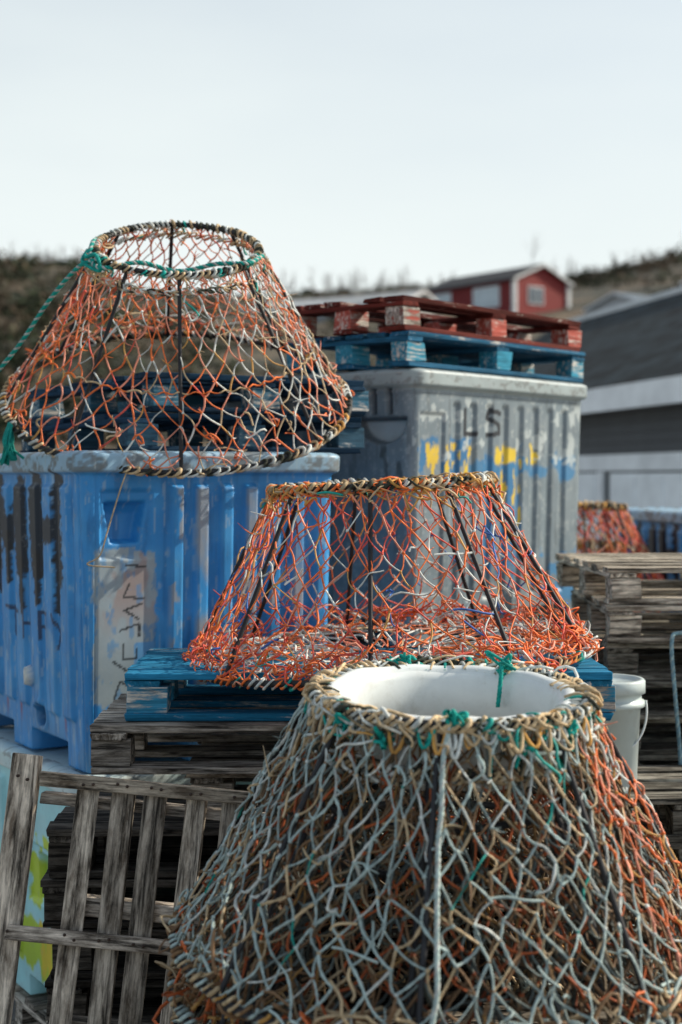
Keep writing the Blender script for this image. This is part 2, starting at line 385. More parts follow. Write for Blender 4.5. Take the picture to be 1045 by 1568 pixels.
    if q==0:
        prof=[(.298,-.016),(.296,-.004),(.288,.006),(.276,.008),(.262,.002),(.252,-.02),(.228,-.17),(.222,-.17),(.246,-.022),(.256,-.006),(.276,-.002),(.290,-.018)]
        n=96; a=np.arange(n)/n*2*np.pi; V=[];F=[]
        for (r_,z_) in prof:
            V.append(np.stack([r_*np.cos(a)*(1+.012*np.sin(2*a))+.003*np.sin(7*a),r_*np.sin(a),np.full(n,H+z_)+.003*np.sin(3*a)+.002*np.sin(11*a)],1))
        V=np.concatenate(V); m=len(prof)
        F=[[i*n+j,i*n+(j+1)%n,((i+1)%m)*n+(j+1)%n,((i+1)%m)*n+j] for i in range(m) for j in range(n)]
        mesh_obj('entrance_collar',V,F,np.tile([.78,.82,.80],(len(V),1)),M_plastic,True,e)

# --- distant pots
for q in range(6):
    e=empty('crab_pot.%03d'%(q+6),place((1.37,8.5,1.33-.23*q),0,2,q*31))
    if q==0:
        f=conef(.30,.60,.5,.02,8,0,.01,50)
        g=Geo(); add_net(g,f,40,10,.0034,lambda th,v,n:pick([ORG*.8,RED,PNK*.8,TAN],[5,5,3,2],n),.15,.006,3,.0,sides=4)
        add_net(g,conef(.28,.56,.48,.02,8,0,.01,51),34,9,.0034,lambda th,v,n:pick([RED*.7,BRN,DRK],[5,3,3],n),.15,.006,3,.0,sides=4)
        o1=g.obj('side_net',M_net,e); frame(e,.30,.60,.5,8,0)
        g=Geo(); lashing(g,.30,.5,.018,.008,50,[OCH,TAN,DRK],[4,3,2]); lashing(g,.6,0,.015,.007,80,[OCH,TAN,RED],[3,3,2]); o2=g.obj('ring_lashing',M_rope,e)
    else:
        for o in (o1,o2):
            c=bpy.data.objects.new(o.name.split('.')[0],o.data); scene.collection.objects.link(c); c.parent=e

# ------------------------------------------------------------------ tubs
def seg_dist(a,z,p,q):
    p=np.array(p);q=np.array(q); d=q-p; L=(d**2).sum()+1e-9
    t=np.clip(((a-p[0])*d[0]+(z-p[1])*d[1])/L,0,1)
    return np.hypot(a-(p[0]+t*d[0]),z-(p[1]+t*d[1]))
def tub(name,L,D,H,M,dispf,colf,step=.006,r=.06,rows=170):
    pts=[]
    def line(p,q,nrm,face,a0,a1):
        n=int(math.dist(p,q)/step)
        for k in range(n):
            t=k/n; pts.append((p[0]+(q[0]-p[0])*t,p[1]+(q[1]-p[1])*t,nrm[0],nrm[1],face,a0+(a1-a0)*t))
    def arc(c,a0,a1,fA,aA,fB,aB):
        n=max(4,int(r*abs(a1-a0)/step))
        for k in range(n):
            t=k/n; a=a0+(a1-a0)*t; first=t<.5
            pts.append((c[0]+r*math.cos(a),c[1]+r*math.sin(a),math.cos(a),math.sin(a),fA if first else fB,aA[0]+(aA[1]-aA[0])*t*2 if first else aB[0]+(aB[1]-aB[0])*(t*2-1)))
    pi=math.pi
    line((r,0),(L-r,0),(0,-1),0,r,L-r); arc((L-r,r),-pi/2,0,0,(L-r,L),1,(0,r))
    line((L,r),(L,D-r),(1,0),1,r,D-r); arc((L-r,D-r),0,pi/2,1,(D-r,D),2,(L,L-r))
    line((L-r,D),(r,D),(0,1),2,L-r,r); arc((r,D-r),pi/2,pi,2,(r,0),3,(D,D-r))
    line((0,D-r),(0,r),(-1,0),3,D-r,r); arc((r,r),pi,1.5*pi,3,(r,0),0,(0,r))
    pts=np.array(pts); n=len(pts)
    z=np.linspace(0,H,rows); Z,X=np.meshgrid(z,np.arange(n),indexing='ij')
    face=pts[:,4][None].repeat(rows,0); a=pts[:,5][None].repeat(rows,0)
    taper=-.03*(1-Z/H)
    rim=.028*sstep(H-.072,H-.060,Z)-.010*sstep(H-.008,H,Z)
    dsp=taper+rim+dispf(face,a,Z)+.003*(fbm(a*5+face*9,Z*5,3)-.5)
    P=np.stack([pts[:,0]+pts[:,2]*dsp,pts[:,1]+pts[:,3]*dsp,Z+.004*(fbm(a*3+face*7,Z*0,9)-.5)*(Z/H)],-1)
    C=colf(face,a,Z)
    chip=(sstep(H-.075,H-.055,Z)*sstep(.60,.66,fbm(a*34+face*11,Z*60,91)))[...,None]*.6; C=C*(1-chip)+np.array([.16,.16,.15])*chip
    V=P.reshape(-1,3); Cc=C.reshape(-1,3)
    idx=np.arange(rows*n).reshape(rows,n); nx=np.roll(idx,-1,1)
    F=np.stack([idx[:-1],nx[:-1],nx[1:],idx[1:]],-1).reshape(-1,4).tolist()
    extra=[(H+.006,-.0),(H+.007,-.03),(H-.002,-.045),(H-.002,-.055)]
    prev=idx[-1]; base=len(V); Vl=[V];Cl=[Cc]
    for (zz,dd) in extra:
        Vn=np.stack([pts[:,0]+pts[:,2]*dd,pts[:,1]+pts[:,3]*dd,np.full(n,zz)],-1)
        Vl.append(Vn); Cl.append(Cc[-n:]); cur=np.arange(base,base+n); base+=n
        F+=np.stack([prev,np.roll(prev,-1),np.roll(cur,-1),cur],-1).tolist(); prev=cur
    F.append(prev.tolist()); F.append(idx[0][::-1].tolist())
    ob=mesh_obj(name,np.concatenate(Vl),F,np.concatenate(Cl),M_tub,True)
    ob.matrix_world=M
    return ob
def trap(x,c,w,s=.007): return sstep(c-w/2-s,c-w/2+s,x)*(1-sstep(c+w/2-s,c+w/2+s,x))

BH=1.05
ribsF=[.335,.43,.525,.62,.715,.81,.905]; ribsL=[.16,.30,.44,.58,.72,.86,1.0,1.12]
def disp_blue(face,a,z):
    d=np.zeros_like(z); zw=band(z,.14,BH-.11,.01)
    for c in ribsF: d+=.024*trap(a,c,.050)*zw*((face==0)|(face==2))
    for c in ribsL: d+=.014*trap(a,c,.085)*band(z,.16,BH-.11,.01)*((face==3)|(face==1))
    F=(face==0)
    hw=.072-.028*np.clip((.88-z)/.14,0,1)
    d-=F*.012*band(a,.065,.245,.005)*band(z,.70,.925,.005)
    c=.155; pk=sstep(-.006,.006,hw-np.abs(a-c))*band(z,.755,.885,.006)
    d-=F*.055*pk*np.clip((.90-z)/.05,0,1)**.5
    d-=.006*((face==0)|(face==3))*np.exp(-((a-.045)/.006)**2)
    for lo,hi in ((.20,.52),(.72,1.05)): d-=((face==3)|(face==1))*.22*band(a,lo,hi,.006)*band(z,-.1,.075,.006)
    for lo,hi in ((.15,.40),(.58,.83)): d-=((face==0)|(face==2))*.22*band(a,lo,hi,.006)*band(z,-.1,.075,.006)
    rr=np.hypot(a-.42,z-.14); d-=(face==3)*.06*(1-sstep(.032,.040,rr)); d+=(face==3)*.006*np.exp(-((rr-.05)/.01)**2)
    rr=np.hypot(a-.49,z-.27); d+=(face==3)*.03*(1-sstep(.032,.038,rr))
    return d
def col_blue(face,a,z):
    s=z.shape; base=np.array([.035,.27,.62])
    C=np.ones(s+(3,))*base
    def mix(m,c):
        nonlocal C; m=np.clip(m,0,1)[...,None]; C=C*(1-m)+np.array(c)*m
    nz=fbm(a*9+face*5,z*9,5,5); n2=fbm(a*45+face*3,z*6,8,4); n3=fbm(a*20,z*26,2,5)
    mix(.35*sstep(.45,.7,nz),(.10,.40,.72)); 
    mix(.5*sstep(.56,.72,n2),(.02,.15,.38))
    n4=fbm(a*90+face*5,z*14,28,4); mix(.5*sstep(.66,.72,n4),(.35,.48,.58))
    for i,c in enumerate(ribsF): mix((face==0)*trap(a,c,.046,.005)*band(z,.16,BH-.12)*sstep(.36 if i in(1,3,5) else .62,.64,fbm(a*14,z*5,i+3))*.85,(.31,.33,.34))
    for i,c in enumerate(ribsL):
        mix((face==3)*np.exp(-((a-c-.046)/.009)**2)*sstep(.35,.55,fbm(a*8,z*7,i))*band(z,.12,.8,.05),(.28,.03,.025))
        mix((face==3)*trap(a,c,.07,.006)*sstep(.5,.65,fbm(a*10,z*7,i+20))*.45,(.28,.44,.58))
    mix(sstep(BH-.07,BH-.06,z)*.75,(.38,.54,.61)); mix(sstep(BH-.07,BH-.06,z)*sstep(.55,.62,n3)*.7,(.12,.11,.09))
    e=.012*(fbm(a*60,z*60,7)-.5)*2+.02*(fbm(a*14,z*14,9)-.5)*2
    m=(face==0)*band(a+e,.035,.265,.004)*band(z+e*1.5,.22,.725,.006)
    m=m*(1-.75*((a>.19)&(z<.42))*sstep(.4,.55,nz))
    mix(m*.93,(.35,.41,.42)); mix(m*.6*sstep(.56,.66,fbm(a*12,z*8,31))*sstep(.4,.6,z),(.34,.21,.17)); mix(m*sstep(.6,.68,fbm(a*40,z*20,35))*.6,(.06,.25,.5))
    def stroke(f_,segs,w,c,rough=0.3):
        d=np.full(s,9.)
        for p,q in segs: d=np.minimum(d,seg_dist(a,z,p,q))
        m=(face==f_)*(1-sstep(w*.8,w*1.15,d+w*rough*(fbm(a*70,z*70,12)-.5)*2)); mix(m*.97,c)
    sc=[];x0=.175
    glyph=[[(-.02,.02),(.05,.01)],[(.0,.02),(-.02,-.02),(.05,-.03)],[(.05,.02),(-.01,.0),(.04,-.03)],[(-.02,.0),(.05,.02),(.05,-.02)],[(.0,.02),(.0,-.03),(.045,-.03),(.045,.0)],[(-.03,.03),(.06,-.03)],[(-.02,-.03),(.0,.03),(.06,.0)]]
    for k,gl in enumerate(glyph):
        zc=.66-k*.066
        for i in range(len(gl)-1): sc.append(((x0-.006*k+gl[i][0],zc+gl[i][1]),(x0-.006*k+gl[i+1][0],zc+gl[i+1][1])))
    stroke(0,sc,.0038,(.02,.025,.03))
    MH=[((.79,.94),(.79,.66)),((.79,.93),(.69,.74)),((.69,.74),(.57,.93)),((.57,.93),(.56,.66)),((.42,.95),(.41,.66)),((.42,.79),(.22,.79)),((.22,.95),(.21,.64))]
    stroke(3,MH,.046,(.009,.011,.015),.5)
    drips=[((.80,.7),(.80,.56)),((.56,.68),(.555,.50)),((.41,.7),(.41,.54)),((.21,.68),(.21,.56)),((.24,.7),(.24,.52)),((.69,.76),(.69,.60))]
    stroke(3,drips,.018,(.012,.014,.018),.5)
    sc=[((.66,.50),(.66,.40)),((.72,.50),(.60,.49)),((.55,.50),(.55,.40)),((.55,.45),(.48,.45)),((.48,.51),(.48,.39)),((.40,.50),(.40,.41)),((.40,.50),(.33,.50)),((.40,.45),(.34,.45)),((.28,.50),(.24,.45)),((.2,.51),(.25,.39))]
    stroke(3,sc,.007,(.02,.05,.12))
    rr=np.hypot(a-.49,z-.27); mix((face==3)*(1-sstep(.034,.038,rr)),(.70,.70,.64)); mix((face==3)*np.exp(-((rr-.014)/.004)**2),(.15,.15,.15))
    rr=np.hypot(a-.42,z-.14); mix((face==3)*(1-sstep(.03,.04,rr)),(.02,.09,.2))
    mix(sstep(.25,.0,z)*.35*sstep(.4,.6,nz),(.10,.13,.15))
    return C
def TM(x,y,z,ang): return Matrix.Translation((x,y,z))@Matrix.Rotation(R(ang),4,'Z')
tub('fish_tub',.985,1.22,BH,TM(-.835,4.6,1.03,33),disp_blue,col_blue)

CH=.86
def disp_cy(face,a,z):
    d=np.zeros_like(z)
    for c in [.62,.74,.86,.98]: d+=.016*trap(a,c,.05)*band(z,.14,CH-.11,.01)*((face==3)|(face==1))
    for c in [.30,.42,.54,.66,.78]: d+=.016*trap(a,c,.05)*band(z,.14,CH-.11,.01)*((face==0)|(face==2))
    F=(face==3); d-=F*.012*band(a,.20,.50,.005)*band(z,.36,.56,.005)
    d-=F*.05*band(a,.30,.42,.006)*band(z,.38,.53,.006)
    for lo,hi in ((.20,.52),(.72,1.05)): d-=((face==3)|(face==1))*.22*band(a,lo,hi,.006)*band(z,-.1,.07,.006)
    for lo,hi in ((.15,.40),(.58,.83)): d-=((face==0)|(face==2))*.22*band(a,lo,hi,.006)*band(z,-.1,.07,.006)
    return d
def col_cy(face,a,z):
    C=np.ones(z.shape+(3,))*np.array([.40,.75,.78]); nz=fbm(a*8+face,z*8,4,5)
    def mix(m,c):
        nonlocal C; m=np.clip(m,0,1)[...,None]; C=C*(1-m)+np.array(c)*m
    mix(sstep(CH-.08,CH-.07,z)*.8,(.66,.70,.68)); mix(.4*sstep(.5,.7,nz),(.46,.70,.72))
    e=.03*(fbm(a*25,z*25,6)-.5)*2
    mix((face==3)*band(a+e,.24,.50,.006)*band(z+e,.34,.60,.01)*sstep(.36,.46,fbm(a*14,z*9,44)),(.50,.64,.05))
    mix((face==3)*band(a+e,.15,.70,.006)*band(z+e,.10,.29,.01)*sstep(.36,.46,fbm(a*12,z*6,41)),(.46,.62,.05))
    mix((face==3)*band(a+e,.3,.42,.006)*band(z+e,.12,.3,.01)*sstep(.45,.5,fbm(a*30,z*8,46)),(.70,.55,.04))
    return C
tub('fish_tub.001',1.0,1.22,CH,TM(-.84,4.59,.16,33),disp_cy,col_cy)

GH=1.1
ribsG=[.30,.42,.54,.66,.78,.90,1.02,1.14]
def disp_gr(face,a,z):
    d=np.zeros_like(z); zw=band(z,.16,GH-.125,.014)
    for c in ribsG: d-=.013*trap(a,c,.045,.011)*zw*((face==0)|(face==2))
    for c in [.46,.58,.70,.82,.94]: d-=.013*trap(a,c,.045,.011)*zw*((face==3)|(face==1))
    F=(face==3)
    c=.165; rr=np.hypot((a-c)*.8,(z-.915)); pk=(1-sstep(.100,.108,rr))*(1-sstep(.905,.914,z))
    d-=F*.055*pk
    for cc in (.125,.205): d-=F*.022*trap(a,cc,.030,.004)*band(z,.925,GH-.07,.005)
    F=(face==0)
    d-=F*.010*band(a,.05,.22,.006)*band(z,.2,.93,.006)
    for lo,hi in ((.20,.5),(.85,1.15)): d-=((face==0)|(face==2))*.22*band(a,lo,hi,.006)*band(z,-.1,.09,.006)
    for lo,hi in ((.15,.40),(.6,.85)): d-=((face==3)|(face==1))*.22*band(a,lo,hi,.006)*band(z,-.1,.09,.006)
    d+=.006*np.exp(-((z-(GH-.085))/.006)**2)
    return d
def col_gr(face,a,z):
    s=z.shape; C=np.ones(s+(3,))*np.array([.185,.235,.265]); nz=fbm(a*7+face*3,z*7,14,5); n2=fbm(a*50,z*5+face,18,4)
    def mix(m,c):
        nonlocal C; m=np.clip(m,0,1)[...,None]; C=C*(1-m)+np.array(c)*m
    mix(.5*sstep(.45,.7,nz),(.26,.31,.335)); mix(.5*sstep(.6,.75,n2),(.10,.12,.13)); mix(sstep(GH-.08,GH-.07,z)*.6,(.42,.49,.48))
    mix(.6*sstep(.64,.70,fbm(a*60+face,z*60,22)),(.33,.37,.38))
    e=.02*(fbm(a*40,z*40,6)-.5)*2+.03*(fbm(a*12,z*12,16)-.5)*2
    c=.165; rr=np.hypot((a-c)*.8,(z-.915)); mix((face==3)*(1-sstep(.094,.100,rr))*(1-sstep(.895,.903,z)),(.56,.63,.65)); mix((face==3)*np.exp(-((rr-.104)/.005)**2)*(z<.915)*.8,(.05,.06,.07)); mix((face==3)*(rr<.104)*np.exp(-((z-.908)/.007)**2)*.85,(.04,.05,.06))  # pale plastic pocket; dark outline and top line painted as recess shade
    for cc in (.125,.205): mix((face==3)*trap(a,cc,.024,.004)*band(z,.925,GH-.07,.005)*.85,(.04,.05,.06))  # slots painted dark to deepen their recess shade
    F=(face==0)
    st=fbm(a*26,z*10,61)
    mix(F*band(a+e,.04,.42,.006)*band(z+e,.64,.82,.01)*sstep(.40,.44,st)*.95,(.03,.17,.36))
    mix(F*band(a+e,.50,.80,.006)*band(z+e*2,.25,.80,.02)*sstep(.50,.55,fbm(a*30,z*6,71))*.9,(.03,.17,.36))
    mix(F*band(a+e,.40,1.28,.006)*band(z+e*1.3,.67,.755,.008)*sstep(.35,.46,fbm(a*9,z*14,72))*.85,(.035,.19,.38))
    mix(F*band(a+e,.02,.30,.006)*band(z+e,.66,.80,.01)*sstep(.50,.53,fbm(a*32,z*13,65))*.97,(.72,.50,.04))
    mix(F*band(a+e,.34,.42,.006)*band(z+e,.60,.80,.01)*sstep(.44,.49,fbm(a*30,z*8,66)),(.72,.50,.04))
    mix(F*band(a+e,.60,.92,.006)*band(z+e,.73,.81,.01)*sstep(.48,.51,fbm(a*22,z*10,67)),(.75,.54,.04))
    mix(F*band(a+e,.62,.80,.006)*band(z+e,.40,.74,.01)*sstep(.60,.64,fbm(a*36,z*10,69)),(.72,.50,.04))
    mix(F*band(a+e,.95,1.30,.006)*band(z+e,.10,.34,.02)*sstep(.42,.50,fbm(a*9,z*20,75))*.85,(.04,.22,.45))
    mix(F*sstep(.60,.65,fbm(a*18,z*18,81))*band(z,.72,1.0,.02)*.8,(.50,.56,.56))
    mix((face==3)*sstep(.60,.68,fbm(a*25,z*12,84))*band(z,.55,.8,.02)*.8,(.07,.08,.08))
    d=np.full(s,9.)
    segs=[((.36,.95),(.36,.85)),((.36,.85),(.45,.855)),((.62,.945),(.555,.955)),((.555,.955),(.535,.925)),((.535,.925),(.61,.895)),((.61,.895),(.615,.86)),((.615,.86),(.54,.85))]
    for p,q in segs: d=np.minimum(d,seg_dist(a,z,p,q))
    mix(F*(1-sstep(.009,.012,d))*.95,(.012,.014,.02))
    return C
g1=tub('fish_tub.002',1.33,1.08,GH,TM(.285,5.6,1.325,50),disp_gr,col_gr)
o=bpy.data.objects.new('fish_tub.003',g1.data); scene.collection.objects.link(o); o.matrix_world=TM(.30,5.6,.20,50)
bt=bpy.data.objects['fish_tub']
for k,M in enumerate((TM(2.02,8.2,.74,10),TM(2.02,8.25,-.31,12))):
    o=bpy.data.objects.new('fish_tub.%03d'%(4+k),bt.data); scene.collection.objects.link(o); o.matrix_world=M

# ------------------------------------------------------------------ pallets
class Boards:
    def __init__(s): s.V=[];s.F=[];s.C=[];s.P=[];s.UV=[]
    def box(s,x0,x1,y0,y1,z0,z1,col=(.3,.28,.26),paint=-1,ax=0,jit=.003,M=None):
        if paint<0: col=np.array(col)*rng.uniform(.55,1.25)
        b=len(s.V); o=rng.uniform(0,50,2)
        for x in (x0,x1):
            for y in (y0,y1):
                for z in (z0,z1):
                    v=Vector((x,y,z))+Vector(rng.normal(0,jit,3)*[1,1,.5])
                    if M is not None: v=M@v
                    s.V.append(tuple(v)); s.C.append(np.array(col)*1.0); s.P.append(paint)
        raw=[(x,y,z) for x in (x0,x1) for y in (y0,y1) for z in (z0,z1)]
        faces=((0,1,3,2),(4,6,7,5),(0,4,5,1),(2,3,7,6),(0,2,6,4),(1,5,7,3)); fax=(0,0,1,1,2,2)
        for f,fa in zip(faces,fax):
            s.F.append([b+i for i in f])
            for i in f:
                p=raw[i]; oth=[p[k] for k in range(3) if k!=ax]
                if fa==ax: s.UV.append((oth[0]*11+o[0],oth[1]*.8+o[1]))
                else:
                    k=[q for q in range(3) if q!=ax and q!=fa][0]
                    s.UV.append((p[ax]+o[0],p[k]+o[1]+fa*.37))
    def obj(s,name,bev=.003,parent=None):
        ob=mesh_obj(name,s.V,s.F,s.C,M_wood,False,parent,uv=s.UV,paint=s.P)
        m=ob.modifiers.new('b','BEVEL'); m.width=bev; m.segments=2; m.limit_method='ANGLE'
        return ob
def pallet(name,L,W,M,col=(.3,.28,.26),paint=-1,blk=None,H=.138,nd=6,var=.25,skip=()):
    b=Boards(); blk=blk or (col,paint)
    def c(): return np.clip(np.array(col)*rng.uniform(1-var,1+var),0,1)
    pp=lambda: paint+(rng.normal(0,.03) if paint>0 else 0)
    bw=.10
    ys=[0,(W-bw)/2,W-bw]; xs=[0,(L-bw)/2,L-bw]
    for y in ys: b.box(0,L,y,y+bw,0,.020,c(),pp(),0)
    for y in ys:
        for x in xs:
            o=rng.normal(0,.004); b.box(x+.004+o,x+bw+.02+o,y+.004+abs(o),y+bw-.004,.0205,.098,blk[0],blk[1]+(rng.normal(0,.03) if blk[1]>0 else 0),0)
    for x in xs: b.box(x,x+bw,.0,W,.0985,.117,c(),pp(),1)
    for k in range(nd):
        if k in skip: continue
        w=.095; y=k*(W-w)/(nd-1); b.box(-.003+rng.normal(0,.006),L+.003+rng.normal(0,.006),y+rng.normal(0,.003),y+w,.1175,.138,c(),pp(),0)
    ob=b.obj(name); ob.matrix_world=M; return ob
NV=(.010,.040,.08); BL=(.02,.11,.20); RD=(.12,.024,.018)
pid=[0]
def pn():
    k=pid[0]; pid[0]+=1; return 'wooden_pallet' if k==0 else 'wooden_pallet.%03d'%k
pallet(pn(),1.33,.66,TM(.262,5.575,2.437,49.5),BL,.62,((.05,.30,.44),.54))
pallet(pn(),1.31,.64,TM(.245,5.585,2.578,49),RD,.64,((.52,.12,.09),.55),skip=(2,))  # dark red deck carries shade, brighter red blocks carry sunlight in their colour
pallet(pn(),.95,1.15,TM(-.74,4.93,2.088,31),NV,.75,((.04,.10,.15),.6))
pallet(pn(),.90,1.2,TM(-.66,4.98,2.230,33),NV,.75,((.05,.16,.24),.56))
pallet(pn(),1.40,.60,TM(-.62,4.08,1.298,.5),(.02,.20,.36),.62,((.05,.28,.44),.54))
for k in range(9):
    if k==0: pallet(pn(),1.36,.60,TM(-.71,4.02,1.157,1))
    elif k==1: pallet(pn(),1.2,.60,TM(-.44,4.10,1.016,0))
    else: pallet(pn(),1.4,.58,TM(-.82+rng.normal(0,.01),3.98,1.298-.141*(k+1),rng.normal(0,.5)),(.075,.07,.065))  # darkened wood stands in for shade behind the leaning pallet
pallet(pn(),1.0,1.2,TM(-.84,4.62,.005,33))
pallet(pn(),1.3,1.0,TM(.30,5.62,.005,50))
for k in range(12):
    M=TM(.975+rng.normal(0,.02)-(.03 if k==11 else 0),5.25+rng.normal(0,.03),.002+k*.1385,1.5+rng.normal(0,1.6))
    pallet(pn(),1.2,1.0,M,(.40,.38,.34) if k>9 else (.17,.17,.155))  # top pallets paler as if sunlit, lower ones darkened for shade
for k in range(7):
    pallet(pn(),.62,.52,TM(.80+rng.normal(0,.01),4.48,.004+k*.1405,3+rng.normal(0,1)),(.15,.15,.14),nd=4)
for k in range(4):
    pallet(pn(),1.0,.9,TM(-.25+rng.normal(0,.01),2.92,.004+k*.1405,rng.normal(0,1)),(.2,.19,.17))

# leaning pallet, lower left
b=Boards()
cx=[-.025,.150,.240,.330,.435,.550]
for i,x in enumerate(cx):
    w=.056 if i else .072
    if i==5: w=.085
    top=-.012 if i else .045
    tilt=Matrix.Rotation(rng.normal(0,.008),4,'Y')
    b.box(x-w/2,x+w/2,0,.020,-1.22,top+rng.normal(0,.004),(.34,.315,.285),-1,2,.003,tilt)
b.box(.02,.60,-.024,-.002,-.030,.006,(.33,.30,.26),ax=0); b.box(-.01,.62,-.024,-.002,-.425,-.39,ax=0); b.box(-.02,.60,-.024,-.002,-1.0,-.95,ax=0)
for z in (-.31,-.62,-1.1): b.box(.13,.62,.024,.10,z-.045,z,ax=0)
for z in (-.05,): b.box(.02,.62,.024,.09,z-.03,z,ax=0)
ob=b.obj('leaning_wooden_pallet'); ob.matrix_world=Matrix.Translation((-.815,3.78,1.215))@Euler((R(10)*-1,0,0)).to_matrix().to_4x4()@Matrix.Rotation(R(5.5),4,'Y')
g=Geo()
for x in cx:
    for z in (-.012,-.405,-.975):
        for o in (-.012,.014):
            a=np.arange(8)/8*2*np.pi; r_=.0042; cz=z+rng.normal(0,.004)
            V=np.stack([x+o+r_*np.cos(a),np.full(8,-.0285),cz+r_*np.sin(a)],1); V=np.vstack([V,V+[0,.012,0]])
            F=[[i,(i+1)%8,8+(i+1)%8,8+i] for i in range(8)]+[[0,3,2,1],[0,5,4,3],[0,7,6,5]]
            g.add(V,np.array(F),(.05,.03,.02))
g.obj('nail_heads',M_steel,ob)

# ------------------------------------------------------------------ bucket, hanging rope
def revolve(name,prof,col,mat,M,n=48,parent=None):
    a=np.arange(n)/n*2*np.pi; V=np.concatenate([np.stack([r_*np.cos(a),r_*np.sin(a),np.full(n,z_)],1) for r_,z_ in prof]); m=len(prof)
    F=[[i*n+j,i*n+(j+1)%n,(i+1)*n+(j+1)%n,(i+1)*n+j] for i in range(m-1) for j in range(n)]
    ob=mesh_obj(name,V,F,np.tile(col,(len(V),1)),mat,True,parent)
    if parent is None: ob.matrix_world=M
    return ob
e=empty('plastic_bucket',TM(.875,4.66,.985,0))
revolve('pail',[(.001,0),(.085,0),(.092,.01),(.104,.265),(.118,.268),(.118,.285),(.108,.287),(.108,.31),(.120,.312),(.120,.35),(.114,.356),(.102,.356),(.098,.345),(.001,.345)],(.60,.69,.68),M_plastic,None,48,e)
g=Geo(); t=np.linspace(-.1,math.pi+.1,24); g.curve(np.stack([.122*np.cos(t),-.06*np.sin(t)-.02,.27-.15*np.sin(t)],1),.0035,(.7,.75,.74),6); g.obj('handle',M_plastic,e)
g=Geo(); g.rope(smooth_path([(1.42,5.22,1.44),(1.25,5.20,1.43),(1.205,5.18,1.40),(1.215,5.17,1.2),(1.235,5.17,.95),(1.24,5.16,.6)],50),.008,(.25,.42,.48),(.4,.55,.55),.04); g.obj('hanging_rope',M_rope)

# ------------------------------------------------------------------ terrain
pxs=np.array([-1500,-400,0,130,200,430,700,860,950,1045,1500,2600]); an=np.array([.18,.17,.152,.150,.134,.132,.132,.137,.145,.156,.175,.18])
def skyA(x,y): 
    px=522+2178*x/np.maximum(y,20); return 2+150*np.interp(px,pxs,an)
def terr(x,y):
    A=skyA(x,np.maximum(y,30)); s=sstep(34,158,y)*.55+.45*np.clip((y-36)/120,0,1)
    z=A*s*(y>34)
    z=z+(fbm(x*.05+40,y*.05+3,2)-.5)*3.2*sstep(40,70,y)+ (fbm(x*.3,y*.3,5)-.5)*.6*sstep(34,50,y)
    z=z-np.clip(y-165,0,None)*.03
    return np.where(y<34,0,z)*1.0
ys=np.concatenate([np.linspace(-60,30,12),np.linspace(34,190,130),np.geomspace(196,1500,24)]); us=np.linspace(-1,1,181)
V=[]
for y in ys:
    w=max(60,y*1.1+30) ; x=us*w; z=terr(x,np.full_like(x,y)); V.append(np.stack([x,np.full_like(x,y),z],1))
V=np.concatenate(V); n=181
F=[[i*n+j,i*n+j+1,(i+1)*n+j+1,(i+1)*n+j] for i in range(len(ys)-1) for j in range(n-1)]
m,t,b=nt('hillside_ground'); tc=N(t,'ShaderNodeTexCoord'); n1=noise(t,tc.outputs['Object'],.16,8,.7); n2=noise(t,tc.outputs['Object'],1.1,8,.7)
r1=ramp(t,n1.outputs[0],.42,(.035,.038,.024),.64,(.17,.125,.08)); r2=ramp(t,n2.outputs[0],.35,.40,.65,1.3); c=mulcol(t,r1.outputs[0],r2.outputs[0])
n3=noise(t,tc.outputs['Object'],6,10,.7); r3=ramp(t,n3.outputs[0],.3,(.20,.195,.18),.7,(.36,.35,.33))
sp=N(t,'ShaderNodeSeparateXYZ'); t.links.new(tc.outputs['Object'],sp.inputs[0]); mr=N(t,'ShaderNodeMapRange'); mr.inputs[1].default_value=30; mr.inputs[2].default_value=36; t.links.new(sp.outputs[1],mr.inputs[0])
mx=N(t,'ShaderNodeMix',data_type='RGBA'); t.links.new(mr.outputs[0],mx.inputs[0]); t.links.new(r3.outputs[0],mx.inputs[6]); t.links.new(c.outputs[2],mx.inputs[7])
t.links.new(mx.outputs[2],b.inputs['Base Color']); b.inputs['Roughness'].default_value=.95
bp=N(t,'ShaderNodeBump'); bp.inputs['Strength'].default_value=.5; bp.inputs['Distance'].default_value=.05; t.links.new(n3.outputs[0],bp.inputs['Height']); t.links.new(bp.outputs[0],b.inputs['Normal'])
mesh_obj('ground',V,F,None,m,True)

M_leaf=mat_attr('foliage',.8,1.5,.6,1.3,0)
def scatter_leaves(name,centres,radii,cols,nl,ls):
    Vs=[];Cs=[]
    for c,r_,col in zip(centres,radii,cols):
        k=int(nl); d=rng.normal(0,1,(k,3)); d/=np.linalg.norm(d,axis=1,keepdims=True); d[:,2]=np.abs(d[:,2])*.9
        rad=r_*rng.uniform(.35,1,(k,1))*(1+.35*np.sin(d[:,:1]*5+d[:,1:2]*4)); p=c+d*rad
        s=ls*r_*rng.uniform(.5,1.3,(k,1,1)); q=rng.normal(0,1,(k,3,3)); q/=np.linalg.norm(q,axis=2,keepdims=True)
        Vs.append((p[:,None]+q*s).reshape(-1,3)); Cs.append(np.repeat(np.array(col)*rng.uniform(.5,1.5,(k,1)),3,0))
    V=np.concatenate(Vs); F=np.arange(len(V)).reshape(-1,3)
    return mesh_obj(name,V,F,np.concatenate(Cs),M_leaf,False)
cs=[];rs=[];cl=[]
